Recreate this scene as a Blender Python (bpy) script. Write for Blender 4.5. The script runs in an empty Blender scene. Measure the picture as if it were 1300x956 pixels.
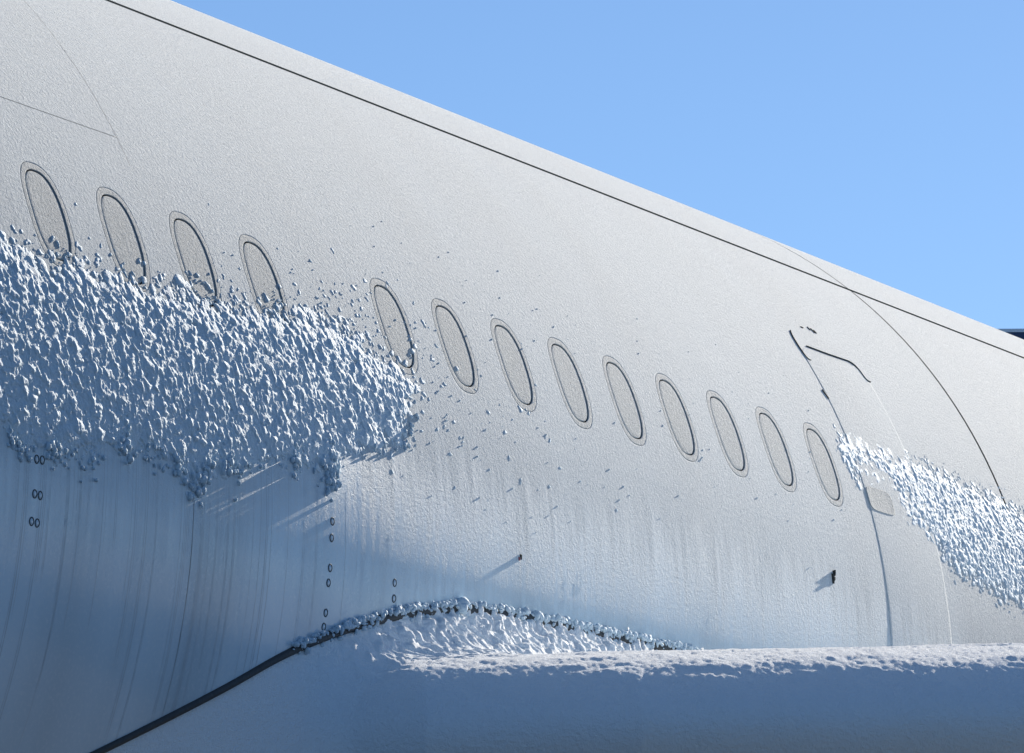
import bpy, math, random
import numpy as np
from mathutils import Vector

S = bpy.context.scene
random.seed(7); rng = np.random.default_rng(11)
ZC = 4.95            # height of the fuselage axis above the apron
R = 2.82             # fuselage radius

# ------------------------------------------------------------------ camera
cam_d = bpy.data.cameras.new('camera'); cam = bpy.data.objects.new('camera', cam_d)
S.collection.objects.link(cam); S.camera = cam
cam_d.sensor_width = 36; cam_d.lens = 7387.8 / 1300 * 36
cam_d.clip_start = .5; cam_d.clip_end = 20000
cam.location = (-17.72882, -13.56035, -3.07463 + ZC)
cam.rotation_euler = Vector((.87986952, .44699916, .16131141)).to_track_quat('-Z', 'Y').to_euler()

# ------------------------------------------------------------------ sky, sun, exposure
SUN_EL, SUN_AZ = 21.0, 90.6          # azimuth from +Y towards +X
w = bpy.data.worlds.new("World"); S.world = w; w.use_nodes = True
sky = w.node_tree.nodes.new('ShaderNodeTexSky'); sky.sky_type = 'NISHITA'; sky.sun_disc = False
sky.sun_elevation = math.radians(SUN_EL); sky.sun_rotation = math.radians(SUN_AZ)
sky.altitude = 2000; sky.air_density = 1.0; sky.dust_density = 0.4; sky.ozone_density = 4.6
bg = w.node_tree.nodes['Background']; bg.inputs[1].default_value = .066
w.node_tree.links.new(sky.outputs[0], bg.inputs[0])
ld = bpy.data.lights.new('sun', 'SUN'); ld.energy = 4.2; ld.angle = math.radians(.5); ld.color = (1, .91, .78)
lo = bpy.data.objects.new('sun', ld); S.collection.objects.link(lo)
e_, a_ = math.radians(SUN_EL), math.radians(SUN_AZ)
lo.rotation_euler = Vector((-math.sin(a_) * math.cos(e_), -math.cos(a_) * math.cos(e_), -math.sin(e_))).to_track_quat('-Z', 'Y').to_euler()
lo.location = (40, 0, 40)
S.view_settings.view_transform = 'Standard'; S.view_settings.look = 'None'
S.view_settings.exposure = 0.87; S.view_settings.gamma = 1.0

# ------------------------------------------------------------------ helpers
def link(o, parent=None, **props):
    S.collection.objects.link(o)
    if parent is not None: o.parent = parent
    for k, v in props.items(): o[k] = v
    return o

def mesh_np(name, V, F, mat, parent=None, smooth=True, **props):
    """V (n,3) array, F (m,3|4) array"""
    V = np.asarray(V, np.float32); F = np.asarray(F, np.int32)
    me = bpy.data.meshes.new(name); k = F.shape[1]
    me.vertices.add(len(V)); me.vertices.foreach_set('co', V.ravel())
    me.loops.add(F.size); me.loops.foreach_set('vertex_index', F.ravel())
    me.polygons.add(len(F)); me.polygons.foreach_set('loop_start', np.arange(0, F.size, k, dtype=np.int32))
    me.polygons.foreach_set('loop_total', np.full(len(F), k, np.int32))
    me.update(calc_edges=True); me.validate()
    me.polygons.foreach_set('use_smooth', np.full(len(me.polygons), smooth, bool))
    me.materials.append(mat)
    return link(bpy.data.objects.new(name, me), parent, **props)

class MB:
    """collects pieces that share one mesh"""
    def __init__(s): s.V = []; s.F = []; s.n = 0
    def add(s, V, F):
        V = np.asarray(V, float).reshape(-1, 3); F = np.asarray(F, int)
        if F.shape[1] == 3: F = np.concatenate([F, F[:, 2:3]], 1)
        s.V.append(V); s.F.append(F + s.n); s.n += len(V)
    def build(s, name, mat, parent=None, smooth=True, **props):
        V = np.concatenate(s.V); F = np.concatenate(s.F)
        tri = F[:, 2] == F[:, 3]
        me = bpy.data.meshes.new(name)
        faces = [tuple(f[:3]) if t else tuple(f) for f, t in zip(F.tolist(), tri)]
        me.from_pydata(V.tolist(), [], faces); me.update()
        me.polygons.foreach_set('use_smooth', np.full(len(me.polygons), smooth, bool))
        me.materials.append(mat)
        return link(bpy.data.objects.new(name, me), parent, **props)

def gridfaces(nu, nv, wrap=False):
    i = np.arange(nu - 1)[:, None]; j = np.arange(nv if wrap else nv - 1)[None, :]; j2 = (j + 1) % nv
    a = i * nv + j; b = (i + 1) * nv + j; c = (i + 1) * nv + j2; d = i * nv + j2
    return np.stack([a, b, c, d], -1).reshape(-1, 4)

def cyl(x, th, r=R):
    x, th, r = np.broadcast_arrays(np.asarray(x, float), np.asarray(th, float), np.asarray(r, float))
    return np.stack([x, -r * np.cos(th), r * np.sin(th) + ZC], -1)

def rect_patch(mb, x0, x1, t0, t1, r=R, dx=1.0, dt=.03):
    nx = max(2, int((x1 - x0) / dx) + 2); nt = max(2, int((t1 - t0) / dt) + 2)
    X, T = np.meshgrid(np.linspace(x0, x1, nx), np.linspace(t0, t1, nt), indexing='ij')
    mb.add(cyl(X, T, r).reshape(-1, 3), gridfaces(nx, nt)[:, ::-1])

def vnoise(p, seed=0):
    """value noise, any dims, in [-1,1]"""
    p = np.asarray(p, float); i = np.floor(p).astype(np.int64); f = p - i; f = f * f * f * (f * (f * 6 - 15) + 10)
    D = p.shape[-1]; out = 0
    for c in range(1 << D):
        wgt = 1; h = np.full(p.shape[:-1], seed * 7919 + 17, np.int64)
        for d in range(D):
            b = (c >> d) & 1; wgt = wgt * (f[..., d] if b else 1 - f[..., d])
            h = (h ^ ((i[..., d] + b) * (374761393, 668265263, 2147483647)[d])) * 1274126177 & 0x7fffffff
            h = h ^ (h >> 13)
        h = (h * 1103515245 + 12345) & 0x7fffffff
        out = out + wgt * ((h >> 8) % 65536 / 32767.5 - 1)
    return out
def fbm(p, o=3, seed=0):
    a, s, r = 1.0, 0.0, 0
    for k in range(o): r = r + a * vnoise(p * (2.03 ** k) + k * 13.7, seed + k); s += a; a *= .5
    return r / s
def hash01(i, j, s):
    h = (i * 374761393 + j * 668265263 + s * 974634777) & 0x7fffffff
    h = ((h ^ (h >> 13)) * 1274126177) & 0x7fffffff; h = ((h ^ (h >> 15)) * 1103515245 + 12345) & 0x7fffffff
    return (h >> 7) % 65536 / 65535.
def sd_poly(px, py, poly):
    """signed distance, negative inside"""
    P = np.asarray(poly, float); Q = np.roll(P, -1, 0)
    d = np.full(px.shape, 1e9); ins = np.zeros(px.shape, bool)
    for a, b in zip(P, Q):
        e = b - a; wx, wy = px - a[0], py - a[1]
        t = np.clip((wx * e[0] + wy * e[1]) / (e @ e), 0, 1)
        d = np.minimum(d, (wx - e[0] * t) ** 2 + (wy - e[1] * t) ** 2)
        if a[1] != b[1]:
            ins ^= ((a[1] > py) != (b[1] > py)) & (px < (b[0] - a[0]) * (py - a[1]) / (b[1] - a[1]) + a[0])
    d = np.sqrt(d); return np.where(ins, -d, d)

# ------------------------------------------------------------------ materials
class M:
    def __init__(s, name):
        s.m = bpy.data.materials.new(name); s.m.use_nodes = True; s.t = s.m.node_tree
        s.b = s.t.nodes['Principled BSDF']; s.n = s.t.nodes
    def node(s, typ, **kw):
        n = s.n.new(typ)
        for k, v in kw.items():
            if k.startswith('_'): n.inputs[int(k[1:])].default_value = v
            else: setattr(n, k, v)
        return n
    def l(s, a, b): s.t.links.new(a, b)
    def math(s, op, a, b=None, c=None, clamp=False):
        n = s.n.new('ShaderNodeMath'); n.operation = op; n.use_clamp = clamp
        for i, v in enumerate((a, b, c)):
            if v is None: continue
            if isinstance(v, (int, float)): n.inputs[i].default_value = v
            else: s.l(v, n.inputs[i])
        return n.outputs[0]
    def mix(s, f, a, b):
        n = s.n.new('ShaderNodeMix'); n.data_type = 'RGBA'; s.l(f, n.inputs[0])
        for i, v in ((6, a), (7, b)):
            if isinstance(v, tuple): n.inputs[i].default_value = (*v, 1)
            else: s.l(v, n.inputs[i])
        return n.outputs[2]
    def mixf(s, f, a, b):
        n = s.n.new('ShaderNodeMix'); n.data_type = 'FLOAT'; s.l(f, n.inputs[0])
        for i, v in ((2, a), (3, b)):
            if isinstance(v, (int, float)): n.inputs[i].default_value = v
            else: s.l(v, n.inputs[i])
        return n.outputs[0]
    def world(s):
        g = s.n.new('ShaderNodeNewGeometry'); return g.outputs['Position']
    def noise(s, vec, scale, detail=3, rough=.5):
        n = s.node('ShaderNodeTexNoise'); n.inputs['Scale'].default_value = scale
        n.inputs['Detail'].default_value = detail; n.inputs['Roughness'].default_value = rough
        s.l(vec, n.inputs['Vector']); return n.outputs['Fac']
    def bump(s, h, dist, strength=1.0, prev=None):
        n = s.node('ShaderNodeBump'); n.inputs['Distance'].default_value = dist
        if isinstance(strength, (int, float)): n.inputs['Strength'].default_value = strength
        else: s.l(strength, n.inputs['Strength'])
        s.l(h, n.inputs['Height'])
        if prev: s.l(prev, n.inputs['Normal'])
        return n.outputs[0]
    def put(s, **kw):
        for k, v in kw.items():
            i = s.b.inputs[k.replace('_', ' ')]
            if isinstance(v, (int, float)): i.default_value = v
            elif isinstance(v, tuple): i.default_value = (*v, 1)
            else: s.l(v, i)

def simple(name, col, rough=.5, metal=0., grain=None, spec=.5):
    m = M(name); m.put(Specular_IOR_Level=spec, Base_Color=col, Roughness=rough, Metallic=metal)
    if grain:
        h = m.noise(m.world(), grain[0]); m.l(m.bump(h, grain[1]), m.b.inputs['Normal'])
        f = m.math('MULTIPLY', m.noise(m.world(), grain[0] * .4), 1.0)
        m.put(Base_Color=m.mix(f, tuple(c * .75 for c in col), tuple(min(1, c * 1.25) for c in col)))
    return m.m

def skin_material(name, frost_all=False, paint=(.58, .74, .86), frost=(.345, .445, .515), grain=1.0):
    m = M(name); pos = m.world()
    sx = m.node('ShaderNodeSeparateXYZ'); m.l(pos, sx.inputs[0]); X, Y, Z = sx.outputs
    th = m.math('ARCTAN2', m.math('SUBTRACT', Z, ZC), m.math('MULTIPLY', Y, -1.0))
    s_ = m.math('MULTIPLY', th, R)
    cb = m.node('ShaderNodeCombineXYZ'); m.l(X, cb.inputs[0]); m.l(s_, cb.inputs[1]); uv = cb.outputs[0]
    cb2 = m.node('ShaderNodeCombineXYZ'); m.l(m.math('MULTIPLY', X, 26.), cb2.inputs[0]); m.l(m.math('MULTIPLY', s_, 1.6), cb2.inputs[1])
    cb3 = m.node('ShaderNodeCombineXYZ'); m.l(m.math('MULTIPLY', X, 1.6), cb3.inputs[0]); m.l(m.math('MULTIPLY', s_, .35), cb3.inputs[1])
    n1 = m.noise(uv, 170, 2, .7); n2 = m.noise(uv, 55, 3, .6); nt = m.noise(cb2.outputs[0], 1.0, 3, .6); nl = m.noise(cb3.outputs[0], 1.0, 2)
    if frost_all:
        mask = m.math('ADD', 1.0, 0.0)
    else:
        # where the hoar frost ends on the flank, as an angle over the length
        mr = m.node('ShaderNodeMapRange'); m.l(X, mr.inputs[0]); mr.inputs[1].default_value = -1; mr.inputs[2].default_value = 9
        cv = m.node('ShaderNodeFloatCurve'); c = cv.mapping.curves[0]
        pts = [(-1, .03), (1.2, .05), (1.9, .075), (2.5, .02), (3.2, -.0), (4.15, -.01), (5.3, -.005), (7.15, -.03), (9, -.1)]
        while len(c.points) < len(pts): c.points.new(.5, .5)
        for p, (x, t) in zip(c.points, pts): p.location = ((x + 1) / 10, t + .5)
        cv.mapping.update(); m.l(mr.outputs[0], cv.inputs['Value'])
        thf = m.math('SUBTRACT', cv.outputs[0], .5)
        d = m.math('DIVIDE', m.math('SUBTRACT', th, thf), .15)
        d = m.math('ADD', d, m.math('MULTIPLY', m.math('SUBTRACT', nt, .5), 1.6))
        d = m.math('ADD', d, m.math('MULTIPLY', m.math('SUBTRACT', n2, .5), 1.2))
        mask = m.math('ADD', m.math('MULTIPLY', d, .5), .5, clamp=True)
        # pale reflection band along the bare flank, painted into the colour as a frosty veil
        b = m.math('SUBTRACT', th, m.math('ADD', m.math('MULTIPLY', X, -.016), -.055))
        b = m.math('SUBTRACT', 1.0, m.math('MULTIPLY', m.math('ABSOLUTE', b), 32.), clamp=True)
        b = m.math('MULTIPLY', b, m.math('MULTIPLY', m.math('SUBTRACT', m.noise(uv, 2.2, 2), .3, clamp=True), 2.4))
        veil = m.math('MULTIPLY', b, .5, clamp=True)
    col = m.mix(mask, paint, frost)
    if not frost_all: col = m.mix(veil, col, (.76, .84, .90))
    dirt = m.math('MULTIPLY', m.math('SUBTRACT', nl, .38, clamp=True), 1.3, clamp=True)
    col = m.mix(dirt, col, tuple(c * .78 for c in frost))
    col = m.mix(m.math('MULTIPLY', m.math('SUBTRACT', n2, .5, clamp=True), 1.3), col, (.74, .80, .84))
    sp = m.math('MULTIPLY', m.math('SUBTRACT', n1, .66, clamp=True), 9., clamp=True)
    col = m.mix(m.math('MULTIPLY', sp, mask), col, (.93, .94, .95))
    m.put(Base_Color=col, Specular_IOR_Level=m.mixf(mask, .3, .12), Roughness=m.mixf(mask, .26, .8), Sheen_Weight=m.mixf(mask, 0.0, .8), Sheen_Roughness=.5, Coat_Weight=m.mixf(mask, .22, 0.0), Coat_Roughness=.12)
    lowf = m.math('MULTIPLY', m.math('SUBTRACT', .36, th, clamp=True), 4., clamp=True)
    tracks = m.math('MULTIPLY', m.math('MULTIPLY', m.math('SUBTRACT', nt, .45, clamp=True), .8), lowf)
    st = m.math('MULTIPLY', mask, m.math('ADD', .62, tracks, clamp=True))
    b1 = m.bump(m.math('ADD', m.math('MULTIPLY', n1, .8), n2), .0072 * grain, st)
    b2 = m.bump(nl, .012, .3, b1)
    m.l(b2, m.b.inputs['Normal'])
    return m.m

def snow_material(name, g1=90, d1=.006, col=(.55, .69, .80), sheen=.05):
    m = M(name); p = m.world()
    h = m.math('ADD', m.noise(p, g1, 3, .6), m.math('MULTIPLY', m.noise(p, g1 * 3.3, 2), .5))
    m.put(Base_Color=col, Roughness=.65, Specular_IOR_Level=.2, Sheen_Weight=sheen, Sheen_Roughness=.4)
    m.b.inputs['Subsurface Weight'].default_value = 0
    m.l(m.bump(h, d1, .8), m.b.inputs['Normal'])
    return m.m

MAT = dict(
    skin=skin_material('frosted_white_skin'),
    ring=skin_material('frosted_window_frame', True, frost=(.31, .36, .38), grain=1.3),
    pane=skin_material('frosted_window_pane', True, frost=(.34, .395, .415), grain=1.5),
    door=skin_material('frosted_door_skin', True, frost=(.40, .475, .515), grain=1.5),
    rubber=simple('dark_rubber', (.030, .034, .036), .6, grain=(60, .002)),
    gasket=simple('black_gasket', (.022, .023, .024), .9, spec=0.),
    sealant=simple('grey_green_sealant', (.045, .056, .058), .9, spec=0.),
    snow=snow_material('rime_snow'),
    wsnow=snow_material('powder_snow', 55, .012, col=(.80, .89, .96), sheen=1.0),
    port=simple('weathered_ring', (.07, .085, .10), .6, spec=.2),
    grey=simple('grey_metal', (.35, .36, .38), .45, .3),
    dark=simple('dark_paint', (.03, .035, .035), .7, spec=.1),
    red=simple('dark_red_lens', (.22, .03, .04), .3),
    streak=simple('melt_water_film', (.40, .50, .58), .3),
)

# ------------------------------------------------------------------ ground
def apron_material():
    m = M('snowy_apron'); p = m.world()
    f = m.math('MULTIPLY', m.math('SUBTRACT', m.noise(p, .06, 5, .6), .56), 7, clamp=True)
    m.put(Base_Color=m.mix(f, (.045, .05, .055), (.40, .45, .52)), Roughness=.75)
    m.l(m.bump(m.noise(p, 3, 4), .05), m.b.inputs['Normal']); return m.m
g = 4000.
mesh_np('apron', [(-g, -g, 0), (g, -g, 0), (g, g, 0), (-g, g, 0)], [(0, 1, 2, 3)], apron_material(), smooth=False, kind='structure')

# ------------------------------------------------------------------ the airliner
plane = bpy.data.objects.new('airliner', None)
link(plane, label='frost-covered white airliner fuselage with a row of frosted windows, filling the photo', category='airliner')

TW, TS, TL = .32883, .88512, .50414            # window row, crown seam, short upper seam (angles)
XA, XC, XD1, XD2 = 9.27206, .80723, 7.352, 8.105
PITCH, WIDX = .533, [0, 1, 2, 3, 5, 6, 7, 8, 9, 10, 11, 12, 13]

def outline(w_, h_, n=56, e=2.55):
    a = np.linspace(0, 2 * np.pi, n, endpoint=False); c, s = np.cos(a), np.sin(a)
    return np.stack([w_ / 2 * np.sign(c) * np.abs(c) ** (2 / e), h_ / 2 * np.sign(s) * np.abs(s) ** (2 / e)], 1)
NO = 56
OUT = outline(.288, .425, NO); INN = outline(.232, .366, NO); PAN = outline(.221, .355, NO)
def ringmesh(mb, loops):
    """loops: list of (pts(n,2) in x,s about the window centre, radius)"""
    V = np.concatenate([cyl(p[:, 0] + cx_, TW + p[:, 1] / R, r) for p, r in loops])
    mb.add(V, gridfaces(len(loops), len(loops[0][0]), True))
cx_ = 0.0
# --- skin panels
TB = .13                       # half height (rad) of the band that holds the windows
def window_cell(mb, xc):
    global cx_
    cx_ = xc; hw, hh = PITCH / 2, TB * R
    o = OUT; k = 1 / np.maximum(np.abs(o[:, 0]) / hw, np.abs(o[:, 1]) / hh); box = o * k[:, None]
    # snap the nearest points on to the corners
    for sx in (-1, 1):
        for sy in (-1, 1):
            q = np.array([sx * hw, sy * hh]); box[np.argmin(((box - q) ** 2).sum(1))] = q
    loops = [(o, R - .012), (o, R - .0006), (o * 1.002, R), (o * 1.03, R)] + [(o + (box - o) * t, R) for t in (.25, .5, .75, 1)]
    ringmesh(mb, loops)

def panel(x0, x1, t0, t1, dx=1.0, windows=()):
    mb = MB()
    if windows:
        rect_patch(mb, x0, x1, t0, TW - TB, dx=dx); rect_patch(mb, x0, x1, TW + TB, t1, dx=dx)
        xs = x0
        for i in windows:
            a, b = i * PITCH - PITCH / 2, i * PITCH + PITCH / 2
            if a - xs > 1e-6: rect_patch(mb, xs, a, TW - TB, TW + TB, dx=dx)
            window_cell(mb, i * PITCH); xs = b
        if x1 - xs > 1e-6: rect_patch(mb, xs, x1, TW - TB, TW + TB, dx=dx)
    else: rect_patch(mb, x0, x1, t0, t1, dx=dx)
    # a returned edge round the plate, so that each plate has thickness
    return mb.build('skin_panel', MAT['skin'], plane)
XF, XE = -9.0, 26.0; gS, gA, gF = .0052, .012, .0016
BEL = -1.25
panel(XF, XA - gA, TS + gS, math.pi - TS)                      # crown, forward
panel(XA + gA, XE, TS + gS, math.pi - TS)
panel(XF, XC - gF, TL + gF / R, TS - gS)                       # upper flank, forward
wl = [i for i in WIDX if i * PITCH < .7]
mbx = MB(); hw = PITCH / 2
# forward flank: windows 0 and 1 ; the cell of window 1 ends at the joint
rect_patch(mbx, XF, XC - gF, BEL, TW - TB); rect_patch(mbx, XF, XC - gF, TW + TB, TL - gF / R)
rect_patch(mbx, XF, -hw, TW - TB, TW + TB); window_cell(mbx, 0.); window_cell(mbx, PITCH)
rect_patch(mbx, PITCH + hw, XC - gF, TW - TB, TW + TB)
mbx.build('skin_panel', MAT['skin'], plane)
panel(XC + gF, XA - gA, BEL, TS - gS, windows=[i for i in WIDX if i > 1])
panel(XA + gA, XE, BEL, TS - gS)
panel(XF, XE, math.pi - TS + .002, math.pi * 2 + BEL - .002, dx=2)
# --- joints: sealant under the gaps
def strip(name, x0, x1, t0, t1, mat, r): mb = MB(); rect_patch(mb, x0, x1, t0, t1, r=r, dt=.02); mb.build(name, mat, plane)
strip('panel_joint', XF, XE, TS - .012, TS + .012, MAT['sealant'], R - .0015)
strip('panel_joint', XA - .03, XA + .03, BEL, math.pi - TS, MAT['sealant'], R - .003)
strip('panel_joint', XC - .01, XC + .01, BEL, TS - .012, MAT['grey'], R - .002)
strip('panel_joint', XF, XC - .01, TL - .004, TL + .004, MAT['grey'], R - .002)
# --- inner shell with nose and tail cones
prof = [(-24, .02), (-23.6, .7), (-22.6, 1.35), (-20.5, 2.1), (-17.5, 2.6), (-14, R - .05), (XF - .02, R - .05), (XE, R - .05), (30, R - .05), (36, 2.3), (43, 1.1), (47, .3), (47.3, .02)]
a = np.linspace(0, 2 * np.pi, 96, endpoint=False)
V = np.concatenate([cyl(x, a, r) for x, r in prof]); mesh_np('inner_shell', V, gridfaces(len(prof), 96, True)[:, ::-1], MAT['grey'], plane)
nosep = [(-24.02, .02), (-23.62, .73), (-22.6, 1.4), (-20.5, 2.15), (-17.5, 2.65), (-14, R), (XF - .004, R)]
V = np.concatenate([cyl(x, a, r) for x, r in nosep]); mesh_np('nose_section', V, gridfaces(len(nosep), 96, True)[:, ::-1], MAT['skin'], plane)
tailp = [(XE + .004, R), (30, R), (36, 2.35), (43, 1.15), (47, .35), (47.35, .02)]
V = np.concatenate([cyl(x, a, r) for x, r in tailp]); mesh_np('tail_section', V, gridfaces(len(tailp), 96, True)[:, ::-1], MAT['skin'], plane)

# --- windows: frame ring > pane, gasket (one built, the rest copied)
def dup(o, x, parent):
    c = o.copy(); S.collection.objects.link(c); c.parent = parent
    if x is not None: c.location.x = x
    return c
cx_ = 0.0
mb = MB(); ringmesh(mb, [(OUT * .992, R - .012), (OUT * .992, R - .0006), (OUT * .989, R), (OUT * .97, R + .0002), (INN * 1.03, R + .0002), (INN * 1.004, R), (INN, R - .0006), (INN, R - .016)])
win = mb.build('window', MAT['ring'], plane)
mb = MB(); ringmesh(mb, [(INN * 1.01, R - .0055), (PAN * .985, R - .0055)]); gas = mb.build('gasket', MAT['gasket'], win)
mb = MB()
loops = [(PAN, R - .0065), (PAN * .995, R - .0032), (PAN * .97, R - .0022)] + [(PAN * t, R - .0022) for t in (.8, .6, .4, .2, .02)]
ringmesh(mb, loops); pan = mb.build('pane', MAT['pane'], win)
for n, i in enumerate(WIDX):
    if n == 0: continue
    wi = dup(win, i * PITCH, plane); dup(gas, None, wi); dup(pan, None, wi)

# --- emergency exit door, a plate standing slightly proud
def rounded(x0, x1, s0, s1, r, n=10):
    pts = [(x0, s0), (x1, s0)]
    for cx, cy, a0 in ((x1 - r, s1 - r, 0), (x0 + r, s1 - r, 90)):
        for k in range(n + 1):
            t = math.radians(a0 + 90 * k / n); pts.append((cx + r * math.cos(t), cy + r * math.sin(t)))
    return pts
DP = rounded(XD1, XD2, -.25 * R, .585 * R, .07)
def ladder(pts, rows=46):
    """mesh between left and right edges of the door outline"""
    P = np.array(pts); s0, s1 = P[:, 1].min(), P[:, 1].max(); out = []
    for s in np.linspace(s0, s1 - 1e-4, rows):
        xs = []
        for a_, b_ in zip(P, np.roll(P, -1, 0)):
            if (a_[1] - s) * (b_[1] - s) <= 0 and a_[1] != b_[1]: xs.append(a_[0] + (b_[0] - a_[0]) * (s - a_[1]) / (b_[1] - a_[1]))
        out.append((s, min(xs), max(xs)))
    return out
rows = ladder(DP, 90); sec = []
for s, xa, xb in rows:
    u = np.array([0, .0, .012, .03, .5, .97, .988, 1., 1.]); xs = xa + (xb - xa) * u
    rr = np.array([R - .004, R + .0006, R + .0016, R + .002, R + .002, R + .002, R + .0016, R + .0006, R - .004])
    sec.append(cyl(xs, s / R, rr))
mesh_np('door', np.concatenate(sec), gridfaces(len(rows), 9)[:, ::-1], MAT['skin'], plane)
def bead(mb, pts, wdt, hgt, r0=R):
    """a low rounded bead along points (x, theta) lying on the skin"""
    P = np.array(pts, float); d = np.gradient(P, axis=0); d[:, 1] *= R; L_ = np.hypot(d[:, 0], d[:, 1]); nx, ns = -d[:, 1] / L_, d[:, 0] / L_
    sec = []
    n = len(P); tap = np.minimum(1, np.minimum(np.arange(n), np.arange(n)[::-1]) / 2 + .35)
    for o, h in ((-.5, -.003), (-.5, .5), (-.2, 1), (.2, 1), (.5, .5), (.5, -.003)):
        hh = np.where(np.full(n, h) < 0, h, h * hgt)
        sec.append(cyl(P[:, 0] + nx * o * wdt * tap, P[:, 1] + ns * o * wdt * tap / R, r0 + hh))
    mb.add(np.stack(sec, 1).reshape(-1, 3), gridfaces(n, 6))
def dense(pts, step=.02):
    P = np.array(pts, float); d = np.r_[0, np.cumsum(np.hypot(np.diff(P[:, 0]), np.diff(P[:, 1]) * R))]; t = np.arange(0, d[-1], step)
    Q = np.stack([np.interp(t, d, P[:, 0]), np.interp(t, d, P[:, 1])], 1)
    for _ in range(2): Q[1:-1] = (Q[:-2] + 2 * Q[1:-1] + Q[2:]) / 4
    return Q
mb = MB(); bead(mb, dense([(7.395, .6225), (7.366, .608), (7.357, .586), (7.364, .563), (7.376, .5585), (7.42, .5575)], .012), .006, .0025, R + .003); mb.build('door_rail', MAT['dark'], plane)
mb = MB(); bead(mb, dense([(7.476, .5933), (7.722, .5925), (7.98, .594), (8.035, .5905), (8.062, .5777), (8.069, .5617), (8.085, .557), (8.125, .5568)], .012), .006, .0025, R + .003); mb.build('rain_gutter', MAT['sealant'], plane)
for q in ([(7.606, .6462), (7.640, .6455)], [(7.712, .6535), (7.728, .6438)], [(7.748, .6525), (7.768, .6405)], [(7.775, .6505), (7.79, .642)]):
    mb = MB(); bead(mb, dense([q[0], q[1]], .008), .008, .004); mb.build('hinge_slot', MAT['dark'], plane)
for q in ((7.335, .4865), (7.35, .479)):
    mb = MB(); bead(mb, dense([(q[0] - .006, q[1] + .006), (q[0] + .008, q[1] - .004)], .006), .009, .003, R + .002); mb.build('latch', MAT['dark'], plane)
# view port of the door
mb = MB(); vp = outline(.30, .125, 40, 5.0)
V = np.concatenate([cyl(7.51 + vp[:, 0] * k, .290 + vp[:, 1] * k / R, r) for k, r in ((1, R + .001), (1, R + .0042), (.97, R + .005), (.93, R + .0044), (.5, R + .0044), (.02, R + .0044))])
mb.add(V, gridfaces(6, 40, True)); mb.build('view_port', MAT['pane'], plane)

# --- drain ports, antenna, probe
PORTS = [(1.876, .003), (1.871, -.0201), (1.869, -.0616), (1.864, -.0824), (1.865, -.1237), (1.863, -.1434), (2.399, -.0609), (2.402, -.083),
         (-.306, -.0133), (-.269, -.0126), (-.309, -.0574), (-.272, -.0577), (-.316, -.0925), (-.278, -.0929)]
c40 = np.linspace(0, 2 * np.pi, 20, endpoint=False)
def port_mesh():
    mb = MB()
    V = []
    for rr, h in ((.0160, -.002), (.0160, .0012), (.0145, .0024), (.0125, .002), (.0118, .000), (.0118, -.002)):
        V.append(np.stack([rr * np.cos(c40), np.full(20, -h), rr * 1.05 * np.sin(c40)], 1))
    mb.add(np.concatenate(V), gridfaces(6, 20, True)); return mb
p0 = None
for x, t in PORTS:
    if p0 is None:
        p0 = port_mesh().build('drain_port', MAT['port'], plane); o = p0
        mb = MB(); V = [np.stack([rr * np.cos(c40), np.full(20, -h), rr * np.sin(c40)], 1) for rr, h in ((.0116, -.001), (.0105, .0012), (.005, .0022), (.0003, .0022))]
        mb.add(np.concatenate(V), gridfaces(4, 20, True)); plug = mb.build('plug', MAT['skin'], p0); pl = plug
    else: o = p0.copy(); S.collection.objects.link(o); o.parent = plane; pl = plug.copy(); S.collection.objects.link(pl); pl.parent = o
    o.location = (x, -R * math.cos(t), R * math.sin(t) + ZC); o.rotation_euler = (-t, 0, 0)
def blade(name, x, t, pts, thick, mat, parent=plane):
    """plate standing off the skin: pts are (up the skin, outward)"""
    mb = MB(); n = len(pts); er = np.array([0, -math.cos(t), math.sin(t)]); es = np.array([0, math.sin(t), math.cos(t)])
    c = cyl(x, t, R)
    V = [c + es * p[0] + er * p[1] + np.array([sx * thick * (1 - .6 * max(0, p[1]) / .06), 0, 0]) for sx in (-.5, .5) for p in pts]
    F = [(i, (i + 1) % n, (i + 1) % n + n, i + n) for i in range(n)]
    mb.add(V, F); mb.add([V[i] for i in range(n)], [(0, i, i + 1) for i in range(1, n - 1)]); mb.add([V[i + n] for i in range(n)], [(0, i + 1, i) for i in range(1, n - 1)])
    return mb.build(name, mat, parent, smooth=False)
an = blade('antenna', 6.722, .1215, [(-.024, -.004), (-.026, .003), (-.008, .006), (-.008, .011), (.004, .012), (.006, .008), (.020, .005), (.022, -.004)], .016, MAT['dark'])
blade('antenna_fin', 6.738, .1275, [(-.008, -.004), (-.004, .009), (.022, .013), (.018, -.004)], .010, MAT['dark'], an)
pr = blade('probe', 3.492, .0215, [(-.014, -.004), (-.010, .003), (.008, .004), (.014, -.004)], .014, MAT['dark'])
blade('probe_tip', 3.478, .0185, [(-.009, .0), (-.008, .004), (.004, .0045), (.006, .0)], .010, MAT['red'], pr)

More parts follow.
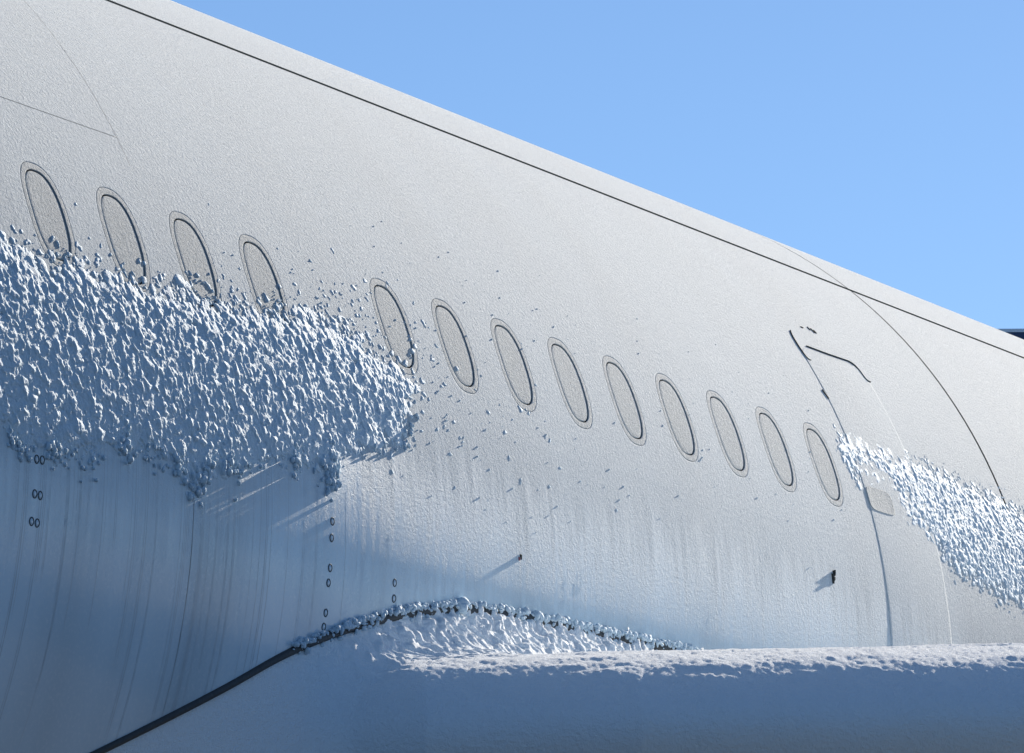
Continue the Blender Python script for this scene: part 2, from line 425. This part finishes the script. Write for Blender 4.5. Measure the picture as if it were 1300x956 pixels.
# --- melt water streaks down the bare flank
mb = MB()
for k in range(72):
    if k < 54: x = random.uniform(-.6, 2.1)
    else: x = random.uniform(2.0, 6.4)
    dark = random.random()
    t0 = .045 + .02 * random.random() if x < 2 else random.uniform(-.03, .02)
    ln = random.uniform(.05, .42) if x < 2 else random.uniform(.03, .09)
    if random.random() < .3 and x < 2: ln = .45
    for q in range(random.choice((1, 1, 2))):
        n = max(4, int(ln / .02)); th = np.linspace(t0, t0 - ln, n); wd = random.uniform(.0010, .0028) * (1 if x < 2 else .4)
        xx = x + q * random.uniform(.007, .014) + .0015 * vnoise(np.stack([th * 40, th * 0 + k], 1), k) - .01 * (t0 - th)
        ww = wd * np.minimum(1, 8 * (1 - np.linspace(0, 1, n)) + .15)
        V = np.stack([cyl(xx - ww, th, R + .00015), cyl(xx, th, R + .00022), cyl(xx + ww, th, R + .00015)], 1).reshape(-1, 3)
        mb.add(V, gridfaces(n, 3))
mb.build('melt_streak', MAT['streak'], plane, kind='stuff')

# ------------------------------------------------------------------ snow on the flank
def worley(X, Y, sx, sy, seed, dens, hmin, hmax, rad=.85, power=.75):
    """max over cones placed in jittered cells, each alive with probability dens(x, y)"""
    u, v = X / sx, Y / sy; iu, iv = np.floor(u).astype(np.int64), np.floor(v).astype(np.int64); out = np.zeros(X.shape)
    for di in (-1, 0, 1):
        for dj in (-1, 0, 1):
            a_, b_ = iu + di, iv + dj
            px = a_ + .5 + .85 * (hash01(a_, b_, seed) - .5); py = b_ + .5 + .85 * (hash01(a_, b_, seed + 1) - .5)
            h = hmin + (hmax - hmin) * hash01(a_, b_, seed + 2) ** 1.5
            al = hash01(a_, b_, seed + 3) < dens(px * sx, py * sy)
            rr = rad * (.6 + .6 * hash01(a_, b_, seed + 4))
            d = np.hypot(u - px, v - py) / rr
            out = np.maximum(out, np.where(al, h * np.clip(1 - d, 0, 1) ** power, 0))
    return out

def snow_patch(name, x0, x1, s0, s1, res, cover, amp, cell, label, seed, lean=.15, veil=None):
    xs = np.arange(x0, x1, res); ss = np.arange(s0, s1, res * .9)
    X, Y = np.meshgrid(xs, ss, indexing='ij'); P2 = np.stack([X, Y], -1)
    wx = X + lean * Y + .014 * fbm(P2 * 22, 2, seed) + .006 * vnoise(P2 * 70, seed + 5)
    wy = Y + .016 * fbm(P2 * 22 + 50, 2, seed + 9) + .006 * vnoise(P2 * 70 + 9, seed + 6)
    back = lambda px, py: cover(px - lean * py, py)
    jit = np.stack([.06 * fbm(P2 * 7, 3, seed + 31), .06 * fbm(P2 * 8 + 40, 3, seed + 32)], -1)
    cv = cover(X + jit[..., 0], Y + jit[..., 1])
    ridge = np.clip(1 - 2.3 * np.abs(fbm(np.stack([wx / cell * .75, wy / cell * .42], -1), 2, seed + 90)), 0, 1) ** 1.3 * np.clip((cv - .6) * 2.5, 0, 1)
    A = worley(wx, wy, cell * 1.35, cell * 1.05, seed + 20, lambda a, b: np.clip(back(a, b) * 1.5 - .55, 0, .9), .008 * amp, .030 * amp)
    B = worley(wx + .01, wy, cell * .66, cell * .52, seed + 40, lambda a, b: np.clip(back(a, b), 0, 1) * .82, .003 * amp, .016 * amp)
    C = worley(wx, wy, cell * .36, cell * .28, seed + 60, lambda a, b: np.clip(back(a, b) * .8, 0, 1), .002 * amp, .010 * amp)
    low = np.clip((cv - .75) * 2.4, 0, 1)
    siz = .34 + .66 * np.clip(cv, 0, 1); B = B * siz; C = C * siz; A = A * siz
    h = np.maximum(A * 1.0, B) * .95 + .3 * np.minimum(A, B) + C * .8 + ridge * .010 * amp
    h = h + low * amp * .0022 * np.clip(.2 + 1.6 * fbm(P2 * 26, 3, seed + 3), 0, 1)
    if veil is not None: h = h * veil(X, Y)
    on = h > .0012
    h = np.where(on, h, -.004)
    hp = np.maximum(h, 0)
    Xo = X - .2 * hp; Yo = Y - .25 * hp
    V = cyl(Xo, Yo / R, R + h).reshape(-1, 3)
    F = gridfaces(*X.shape)[:, ::-1]; keep = on.ravel()[F].any(1); F = F[keep]
    use = np.zeros(len(V), bool); use[F] = True; idx = np.cumsum(use) - 1
    o = mesh_np(name, V[use], idx[F], MAT['snow'], kind='stuff', label=label, category='snow')
    return o

LEFT = np.array([(-1.30, .10), (-1.22, .24), (-.9, .292), (-0.389, 0.2862), (-0.25, 0.2691), (-0.093, 0.2648), (0.118, 0.2812), (0.31, 0.2787), (0.598, 0.2819), (0.898, 0.2889), (1.264, 0.295), (1.644, 0.3027), (1.862, 0.3218), (2.043, 0.3146), (2.243, 0.318), (2.402, 0.2934), (2.572, 0.2729), (2.728, 0.2635), (2.715, 0.2269), (2.516, 0.1466), (2.286, 0.1218), (2.014, 0.0997), (1.87, 0.0575), (1.746, 0.0649), (1.559, 0.0671), (1.309, 0.0532), (1.125, 0.0382), (0.945, 0.0192), (0.799, -0.0064), (0.682, 0.0155), (0.54, 0.0348), (0.341, 0.0306), (0.201, 0.029), (0.09, 0.0104), (-0.128, -0.0019), (-0.235, -0.0049), (-0.394, -0.0065), (-0.553, 0.0177), (-1.0, .02), (-1.2, .04)]) * [1, R]
def cover_left(x, y):
    d = sd_poly(x, y, LEFT); t = y / R
    up = np.clip((t - .20) / .08, 0, 1)                       # the upper rim is ragged, the lower one firm
    soft = .13 + .16 * up
    c = np.clip(.42 - (d + .008 * up) / soft, 0, 1.2)
    halo = .30 * np.exp(-((x - 2.35) / .7) ** 2 - ((t - .32) / .07) ** 2) + .15 * np.exp(-((x - 3.1) / .9) ** 2 - ((t - .22) / .09) ** 2)
    halo = halo + .05 * np.exp(-((x - 1.2) / 1.2) ** 2 - ((t - .32) / .04) ** 2)
    for i in WIDX: halo = halo * np.where(((x - i * PITCH) / .12) ** 2 + ((y - TW * R) / .18) ** 2 < 1, .25, 1)
    return np.maximum(c, halo)
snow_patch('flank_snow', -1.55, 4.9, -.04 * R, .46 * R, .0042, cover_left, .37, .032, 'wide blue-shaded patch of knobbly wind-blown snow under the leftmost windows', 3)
# bare opening pale square over the view port of the door
RIGHT = np.array([(7.17, .40), (7.23, 0.440), (7.467, 0.4262), (7.952, 0.4256), (8.335, 0.423), (8.608, 0.414), (8.887, 0.4049), (9.206, 0.4007), (9.585, 0.3928), (11, .37), (12.3, .34), (12.5, .2), (12.2, .03), (11, .06), (9.8, .135), (9.108, 0.1512), (8.803, 0.1563), (8.509, 0.1657), (8.274, 0.1771), (8.115, 0.2056), (7.912, 0.2321), (7.76, 0.2564), (7.70, 0.266), (7.68, .318), (7.33, .308), (7.29, .2668), (7.272, 0.2988), (7.173, 0.3398), (7.131, 0.3814)]) * [1, R]
def cover_right(x, y):
    d = sd_poly(x, y, RIGHT); return np.clip(.30 - d / .22, 0, 1.0)
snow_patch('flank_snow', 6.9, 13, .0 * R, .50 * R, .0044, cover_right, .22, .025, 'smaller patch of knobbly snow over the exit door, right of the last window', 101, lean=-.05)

# ------------------------------------------------------------------ wing root fairing and wing under snow
ARC = np.array([(-3, -1.0), (-1.0, -.60), (0, -.43), (.7, -.325), (1.275, -.2395), (1.506, -.2021), (1.769, -.1675), (2.104, -.132), (2.446, -.1036), (2.671, -.0885), (2.937, -.0760), (3.248, -.0690), (3.785, -.0645), (4.385, -.0640), (5.088, -.0600), (6.5, -.066), (9, -.08), (14, -.12)])
XG = np.linspace(-3, 14, 341); AG = np.interp(XG, ARC[:, 0], ARC[:, 1])
for _ in range(6): AG[1:-1] = (AG[:-2] + 2 * AG[1:-1] + AG[2:]) / 4
arc = lambda x: np.interp(x, XG, AG)
# rubber seal along the arc
xs = np.linspace(-1, 9, 500); t = arc(xs)
fx = np.interp(xs, [-1, 1.5, 2.6], [.6, .68, 1]); sec = [cyl(xs, t + a_ * fx, R + b_ * (fx if b_ > 0 else 1)) for a_, b_ in ((.0075, -.004), (.0070, .008), (.003, .018), (-.003, .022), (-.007, .018), (-.012, -.03))]
mesh_np('fairing_seal', np.stack(sec, 1).reshape(-1, 3), gridfaces(500, 6), MAT['rubber'], plane)

LAM = math.radians(32); SX, CY = math.sin(LAM), math.cos(LAM)
LE0 = np.array([2.95, -2.9])            # a point of the wing's crest line (plan view)
AW, BW = 1.6, .42
def wing_local(P):
    dx, dy = P[..., 0] - LE0[0], P[..., 1] - LE0[1]
    s = dx * SX - dy * CY; p = dx * CY + dy * SX + AW * .93
    return s, p
def crest(s): return -.430 + .030 * s + .002 * np.maximum(s - 3, 0) ** 1.5
def sdf(P, inset=0.0):
    z = P[..., 2] - ZC; r = np.hypot(P[..., 1], z); th = np.arctan2(z, -P[..., 1]); x = P[..., 0]
    t = (arc(x) - .008 - th) * R
    k = np.interp(x, [-1, .5, 1.3, 2.0, 2.7, 3.6, 6, 12], [.05, .10, .28, .62, 1.0, 1.15, 1.1, 1.0])
    hf = k * t * np.where(t > 0, 1, .6)
    hf = np.where(t > .5, k * .5 + (t - .5) * k * .4, hf)
    fF = (r - R - hf + inset) * .62
    s, p = wing_local(P); b = BW
    zm = crest(s) - b - inset; aw = np.interp(s, [-.8, -.3, .5], [.90, 1.35, AW]); pe = p - AW * .93 + aw * .93
    q = np.hypot(np.maximum(aw - pe, 0) / aw, (z - zm) / b)
    fW = (q - 1) * b * .75
    kk = .09; h = np.clip(.5 + .5 * (fF - fW) / kk, 0, 1)
    return fF * (1 - h) + fW * h - kk * h * (1 - h)
Dv = np.array([-.848 * .848, -.53 * .848, .53]); Dv /= np.linalg.norm(Dv)
E1 = np.array([SX, -CY, 0.]); E2 = np.cross(E1, Dv); E2 *= np.sign(E2[2])
ea = np.concatenate([np.arange(-3.0, -1.3, .03), np.arange(-1.3, 2.9, .0068), np.arange(2.9, 6.0, .03)])
eb = np.concatenate([np.arange(-1.9, -.42, .02), np.arange(-.42, .9, .0062), np.arange(.9, 3.2, .03)])
A_, B_ = np.meshgrid(ea, eb, indexing='ij')
O_ = np.array([LE0[0], LE0[1], ZC - .42])
P = O_ + A_[..., None] * E1 + B_[..., None] * E2 + Dv * 2.2; tt = np.zeros(A_.shape)
for it in range(46):
    Q = P - Dv * tt[..., None]; tt = tt + np.clip(sdf(Q), -.05, .4)
    tt = np.minimum(tt, 5.5)
Q = P - Dv * tt[..., None]
# relief: rills down the fillet, wind ripples and granules on the wing
zq = Q[..., 2] - ZC; thq = np.arctan2(zq, -Q[..., 1]); tq = (arc(Q[..., 0]) - thq) * R
s_, p_ = wing_local(Q); x_ = Q[..., 0]; tg = tq * .7 + (np.hypot(Q[..., 1], zq) - R) * .8
near = np.clip(1 - (tq - .02) / .42, 0, 1) * np.clip((np.hypot(Q[..., 1], zq) - R) * -2.2 + 1.15, 0, 1)
softabs = lambda v: np.sqrt(v * v + .012)
sl = np.stack([(x_ - .55 * tg) * 15, tg * 7], -1)
rill = 1 - softabs(fbm(sl + .6 * fbm(np.stack([x_ * 7, tg * 7], -1), 3, 5)[..., None], 2, 77)) * 2
rill2 = 1 - softabs(fbm(sl * [2.3, 2.6] + 7, 2, 78)) * 2
ramp = np.clip((x_ - 1.3) / 1.2, 0, 1)
lump = worley(x_ + .3 * tg + .01 * fbm(np.stack([x_, tg], -1) * 30, 2, 8), tg, .036, .050, 301, lambda a, b: a * 0 + .75, .004, .020, .85, .6)
lump2 = worley(x_ + .012 * fbm(np.stack([x_, tg], -1) * 50, 2, 18), tg, .017, .021, 401, lambda a, b: a * 0 + .8, .002, .012, .9, .7)
disp = near * ramp * (1.7 * lump + .9 * lump2 + .013 * rill + .008 * rill2)
w3 = np.stack([s_, p_, Q[..., 2]], -1)
flat = 1 - near * .8
disp = disp + flat * (.006 * fbm(np.stack([s_ * 5, p_ * 8], -1), 2, 31) + .0024 * (1 - 2 * np.abs(fbm(np.stack([s_ * 26, p_ * 42 + s_ * 14], -1), 2, 41))) * np.clip((x_ - 1.2), .15, 1) + .0014 * vnoise(w3 * 95, 43) + .0022 * vnoise(w3 * [38, 38, 38], 44))
Q = Q + (disp * np.clip(1 - (np.abs(tt) > 5.4), 0, 1))[..., None] * (np.array([-.2, -.35, .9]) * (1 - near[..., None]) + np.array([-.12, -.65, .75]) * near[..., None])
F = gridfaces(*A_.shape)[:, ::-1]; bad = (tt >= 5.4).ravel(); F = F[~bad[F].any(1)]
zz = Q.reshape(-1, 3); rr = np.hypot(zz[:, 1], zz[:, 2] - ZC); F = F[~((rr < R - .12)[F].all(1))]; fc = zz[F].mean(1); sw, pw = wing_local(fc); F = F[~((fc[:, 2] < ZC - 1.02) & (sw > -.2) & (pw > -.1))]; F = F[np.abs(zz[F[:, 0]] - zz[F[:, 2]]).max(1) < .35]
use = np.zeros(len(zz), bool); use[F] = True; idx = np.cumsum(use) - 1
mesh_np('wing_snow', zz[use], idx[F], MAT['wsnow'], kind='stuff', category='snow', label='smooth snow blanket on the wing and its root fairing along the bottom edge')

# wing metal below the snow and the outer wing
def wing_section(s, inset, n=40):
    c = 1 - .72 * np.clip(s / 29, 0, 1); a_ = np.linspace(-1, 1, n)
    aw = float(np.interp(s, [-.8, -.3, .5], [.90, 1.35, AW])); ang = a_ * math.pi / 2; pe = aw * c * (1 - np.cos(ang)); ze = BW * c * np.sin(ang)
    ch = 10.5 * c * (1 if s > 0 else 1)
    p = np.concatenate([[ch], [ch * .5], pe, [ch * .5], [ch]]); z = np.concatenate([[-.02], [-BW * c * .8], ze, [BW * c * .8], [.02]])
    p = p + inset * (p < .5 * ch); z = z - inset * np.sign(z)
    p = p - aw * .93; zc = crest(s) - BW - inset + .06 * max(0, s - 4)
    return np.stack([LE0[0] + SX * s + CY * p, LE0[1] - CY * s + SX * p, ZC + zc + z], 1)
ss = [-.6, 0, 1, 2, 3, 4.5, 6, 9, 13, 18, 23, 27.5, 29, 29.3]
V = np.concatenate([wing_section(s, .05) for s in ss]); mesh_np('wing', V, gridfaces(len(ss), 44), MAT['grey'], plane)
ss = [5.8, 7, 9, 13, 18, 23, 27.5, 29]
V = np.concatenate([wing_section(s, 0.0) for s in ss]); mesh_np('outer_wing_snow', V, gridfaces(len(ss), 44), MAT['wsnow'], kind='stuff', category='snow', label='even snow cover on the outer wing, past the right edge')
# belly fairing below
mb = MB(); xs = np.linspace(-1, 9, 60); td = np.linspace(0, .9, 24)
XX, TD = np.meshgrid(xs, td, indexing='ij'); k = np.interp(XX, [-1, .5, 1.3, 2.0, 2.7, 3.6, 6, 12], [.05, .10, .28, .62, 1.0, 1.15, 1.1, 1.0])
hh = np.minimum(k * TD * R, k * .5 + .1 * TD); mb.add(cyl(XX, arc(XX) - .014 - TD, R + hh - .03).reshape(-1, 3), gridfaces(60, 24)); mb.build('belly_fairing', MAT['skin'], plane)

# ------------------------------------------------------------------ snow clods on the seal
import bmesh
bm = bmesh.new(); bmesh.ops.create_icosphere(bm, subdivisions=2, radius=1.0); ICO = np.array([v.co[:] for v in bm.verts]); ICF = np.array([[v.index for v in f.verts] for f in bm.faces]); bm.free()
def clods(name, specs, label, mat=None):
    Vs, Fs, n = [], [], 0
    for c, sc, sd in specs:
        d = 1 + .34 * vnoise(ICO * 1.7 + sd, 3) + .14 * vnoise(ICO * 4.1 + sd, 4)
        Vs.append(ICO * d[:, None] * np.asarray(sc) + c); Fs.append(ICF + n); n += len(ICO)
    return mesh_np(name, np.concatenate(Vs), np.concatenate(Fs), mat or MAT['snow'], kind='stuff', category='snow', label=label)
sp = []
for k in range(2100):
    x = random.uniform(1.62, 5.2); dn = np.interp(x, [1.6, 1.9, 2.3, 2.9, 3.0, 3.2, 3.5, 5.2], [.25, .6, 1, 1, .22, .25, .5, .75])
    cl = .5 + .5 * float(vnoise(np.array([[x * 9.]]), 5)[0])
    if random.random() > dn * (.35 + .9 * cl): continue
    r = random.uniform(.055, .112) ** 2 * float(np.interp(x, [1.6, 3.1, 3.5, 5], [.9, .9, 1.2, 1.1]))
    up = random.uniform(.002, .010) if random.random() < .75 else random.uniform(-.010, .002)
    sp.append((cyl(x, float(arc(x)) + up, R + random.uniform(.004, .022)), (r * random.uniform(.7, 1.7), r, r * random.uniform(.6, 1.4)), random.uniform(0, 900)))
sp.append((cyl(2.95, float(arc(2.95)) + .008, R + .02), (.028, .028, .028), 5.)); sp.append((cyl(2.93, float(arc(2.93)) + .001, R + .03), (.020, .020, .024), 15.))
clods('seal_snow', sp, 'row of small snow clods sitting on the dark curved fairing seal')
# heavier drops along the lower rim of the flank snow
sp = []
for cx, ct in ((.80, .0), (.84, .012), (.90, .022), (1.87, .062), (1.875, .048), (1.88, .072), (1.86, .09), (.70, .02), (1.06, .04), (1.6, .066), (.3, .03), (-.2, .0)):
    for q in range(16):
        r = random.uniform(.004, .012); sp.append((cyl(cx + random.gauss(0, .03), ct + random.gauss(.006, .010), R + random.uniform(.001, .009)), (r, r, r * 1.4), random.uniform(0, 900)))
RIM = np.array([(2.70, .20), (2.516, 0.1466), (2.286, 0.1218), (2.014, 0.0997), (1.87, 0.0575), (1.746, 0.0649), (1.559, 0.0671), (1.309, 0.0532), (1.125, 0.0382), (0.945, 0.0192), (0.799, -0.0064), (0.682, 0.0155), (0.54, 0.0348), (0.341, 0.0306), (0.201, 0.029), (0.09, 0.0104), (-0.128, -0.0019), (-0.235, -0.0049), (-0.394, -0.0065), (-0.553, 0.0177)])
for k in range(420):
    u = random.uniform(0, len(RIM) - 1.001); i = int(u); cx, ct = RIM[i] + (RIM[i + 1] - RIM[i]) * (u - i)
    dens = float(vnoise(np.array([[cx * 11., 3.]]), 12)[0])
    if random.random() > .45 + .8 * dens: continue
    r = random.uniform(.0025, .0085); drop = abs(random.gauss(0, .010)) * (1 + max(0, dens))
    sp.append((cyl(cx + random.gauss(0, .012), ct + .008 - drop, R + random.uniform(.000, .007)), (r, r, r * random.uniform(1, 1.7)), random.uniform(0, 900)))
clods('hanging_snow', sp, 'ragged snow drops hanging from the lower rim of the left snow patch')

sp = []
for k in range(330):
    x, t = random.uniform(1.2, 7.0), random.gauss(.30, .11)
    if t < .06 or t > .55 or (random.random() > 1.3 - x * .15) or min(abs(x - i * PITCH) for i in WIDX) < .12 and abs(t - TW) < .065: continue
    r = random.uniform(.0012, .0036); sp.append((cyl(x, t, R + r * .3), (r, r * .8, r * 1.2), random.uniform(0, 900)))
clods('frost_crumbs', sp, 'tiny frost crumbs sprinkled on the skin round the middle windows')

# ------------------------------------------------------------------ airliner parked behind: navy fin
far = bpy.data.objects.new('parked_airliner', None); far.location = (70.18, 20.13, 0); far.rotation_euler = (0, 0, math.radians(-62))
link(far, label='far parked airliner, only its navy tail fin tip shows at the right edge', category='airliner')
def prism(name, prof2, th, mat, axis='y'):
    """prof2: outline in (x,z) thickened along y with a lens section"""
    mb = MB(); n = len(prof2); V = [(x, -th * f / 2, z) for x, z, f in prof2] + [(x, th * f / 2, z) for x, z, f in prof2]
    mb.add(V, [(i, (i + 1) % n, (i + 1) % n + n, i + n) for i in range(n)])
    mb.add(V[:n], [(0, i, i + 1) for i in range(1, n - 1)]); mb.add(V[n:], [(0, i + 1, i) for i in range(1, n - 1)])
    return mb.build(name, mat, far, smooth=False)
navy = simple('navy_paint', (.006, .035, .115), .35); white = simple('white_paint', (.7, .7, .7), .4)
TZ = ZC + 13.04
def fin(name, rows, mat):
    V = []; N = 16
    for z, x0, x1, th in rows:
        a_ = np.linspace(0, 2 * np.pi, N, endpoint=False); u = (1 - np.cos(a_)) / 2
        V.append(np.stack([x0 + (x1 - x0) * u, th * np.sin(a_) * (1 - .6 * u), np.full(N, z)], 1))
    return mesh_np(name, np.concatenate(V), gridfaces(len(rows), N, True), mat, far, smooth=False)
fin('fin', [(7.2, -6.5, 1.2, .35), (TZ - .10, -2.2, 1.2, .16)], navy); fin('rudder', [(7.2, 1.25, 3.4, .2), (TZ - .10, 1.25, 2.3, .1)], navy)
fin('fin_cap', [(TZ - .098, -2.22, 2.35, .17), (TZ - .05, -2.2, 2.3, .16), (TZ - .035, -2.1, 2.2, .12), (TZ - .03, -1.9, 2.1, .01)], MAT['wsnow'])
fz = np.array([(-30, .1, 5.0), (-28.5, 1.6, 4.9), (-25, 2.6, 4.95), (-20, 2.82, 4.95), (-8, 2.82, 4.95), (-2, 2.2, 5.4), (3, 1.1, 6.1), (5.5, .25, 6.5)])
b_ = np.linspace(0, 2 * np.pi, 40, endpoint=False)
mesh_np('fuselage', np.concatenate([np.stack([np.full(40, x), r * np.cos(b_), z + r * np.sin(b_)], 1) for x, r, z in fz]), gridfaces(len(fz), 40, True), white, far)
for sy in (-1, 1):
    mesh_np('tailplane', [(-1.5, sy * .8, 6.0), (3, sy * .8, 6.0), (3.6, sy * 8, 6.9), (1.9, sy * 8, 6.9), (-1.5, sy * .8, 6.25), (3, sy * .8, 6.1), (3.6, sy * 8, 6.95), (1.9, sy * 8, 6.97)],
            [(0, 1, 2, 3), (7, 6, 5, 4), (0, 4, 5, 1), (1, 5, 6, 2), (2, 6, 7, 3), (3, 7, 4, 0)], white, far, smooth=False)
    mesh_np('wing', [(-19, sy * 2.2, 4.2), (-10, sy * 2.2, 4.1), (-3, sy * 27, 6.3), (-6, sy * 27, 6.3), (-19, sy * 2.2, 4.8), (-10, sy * 2.2, 4.3), (-3, sy * 27, 6.4), (-6, sy * 27, 6.5)],
            [(0, 1, 2, 3), (7, 6, 5, 4), (0, 4, 5, 1), (1, 5, 6, 2), (2, 6, 7, 3), (3, 7, 4, 0)], white, far, smooth=False)
bpy.context.view_layer.update()
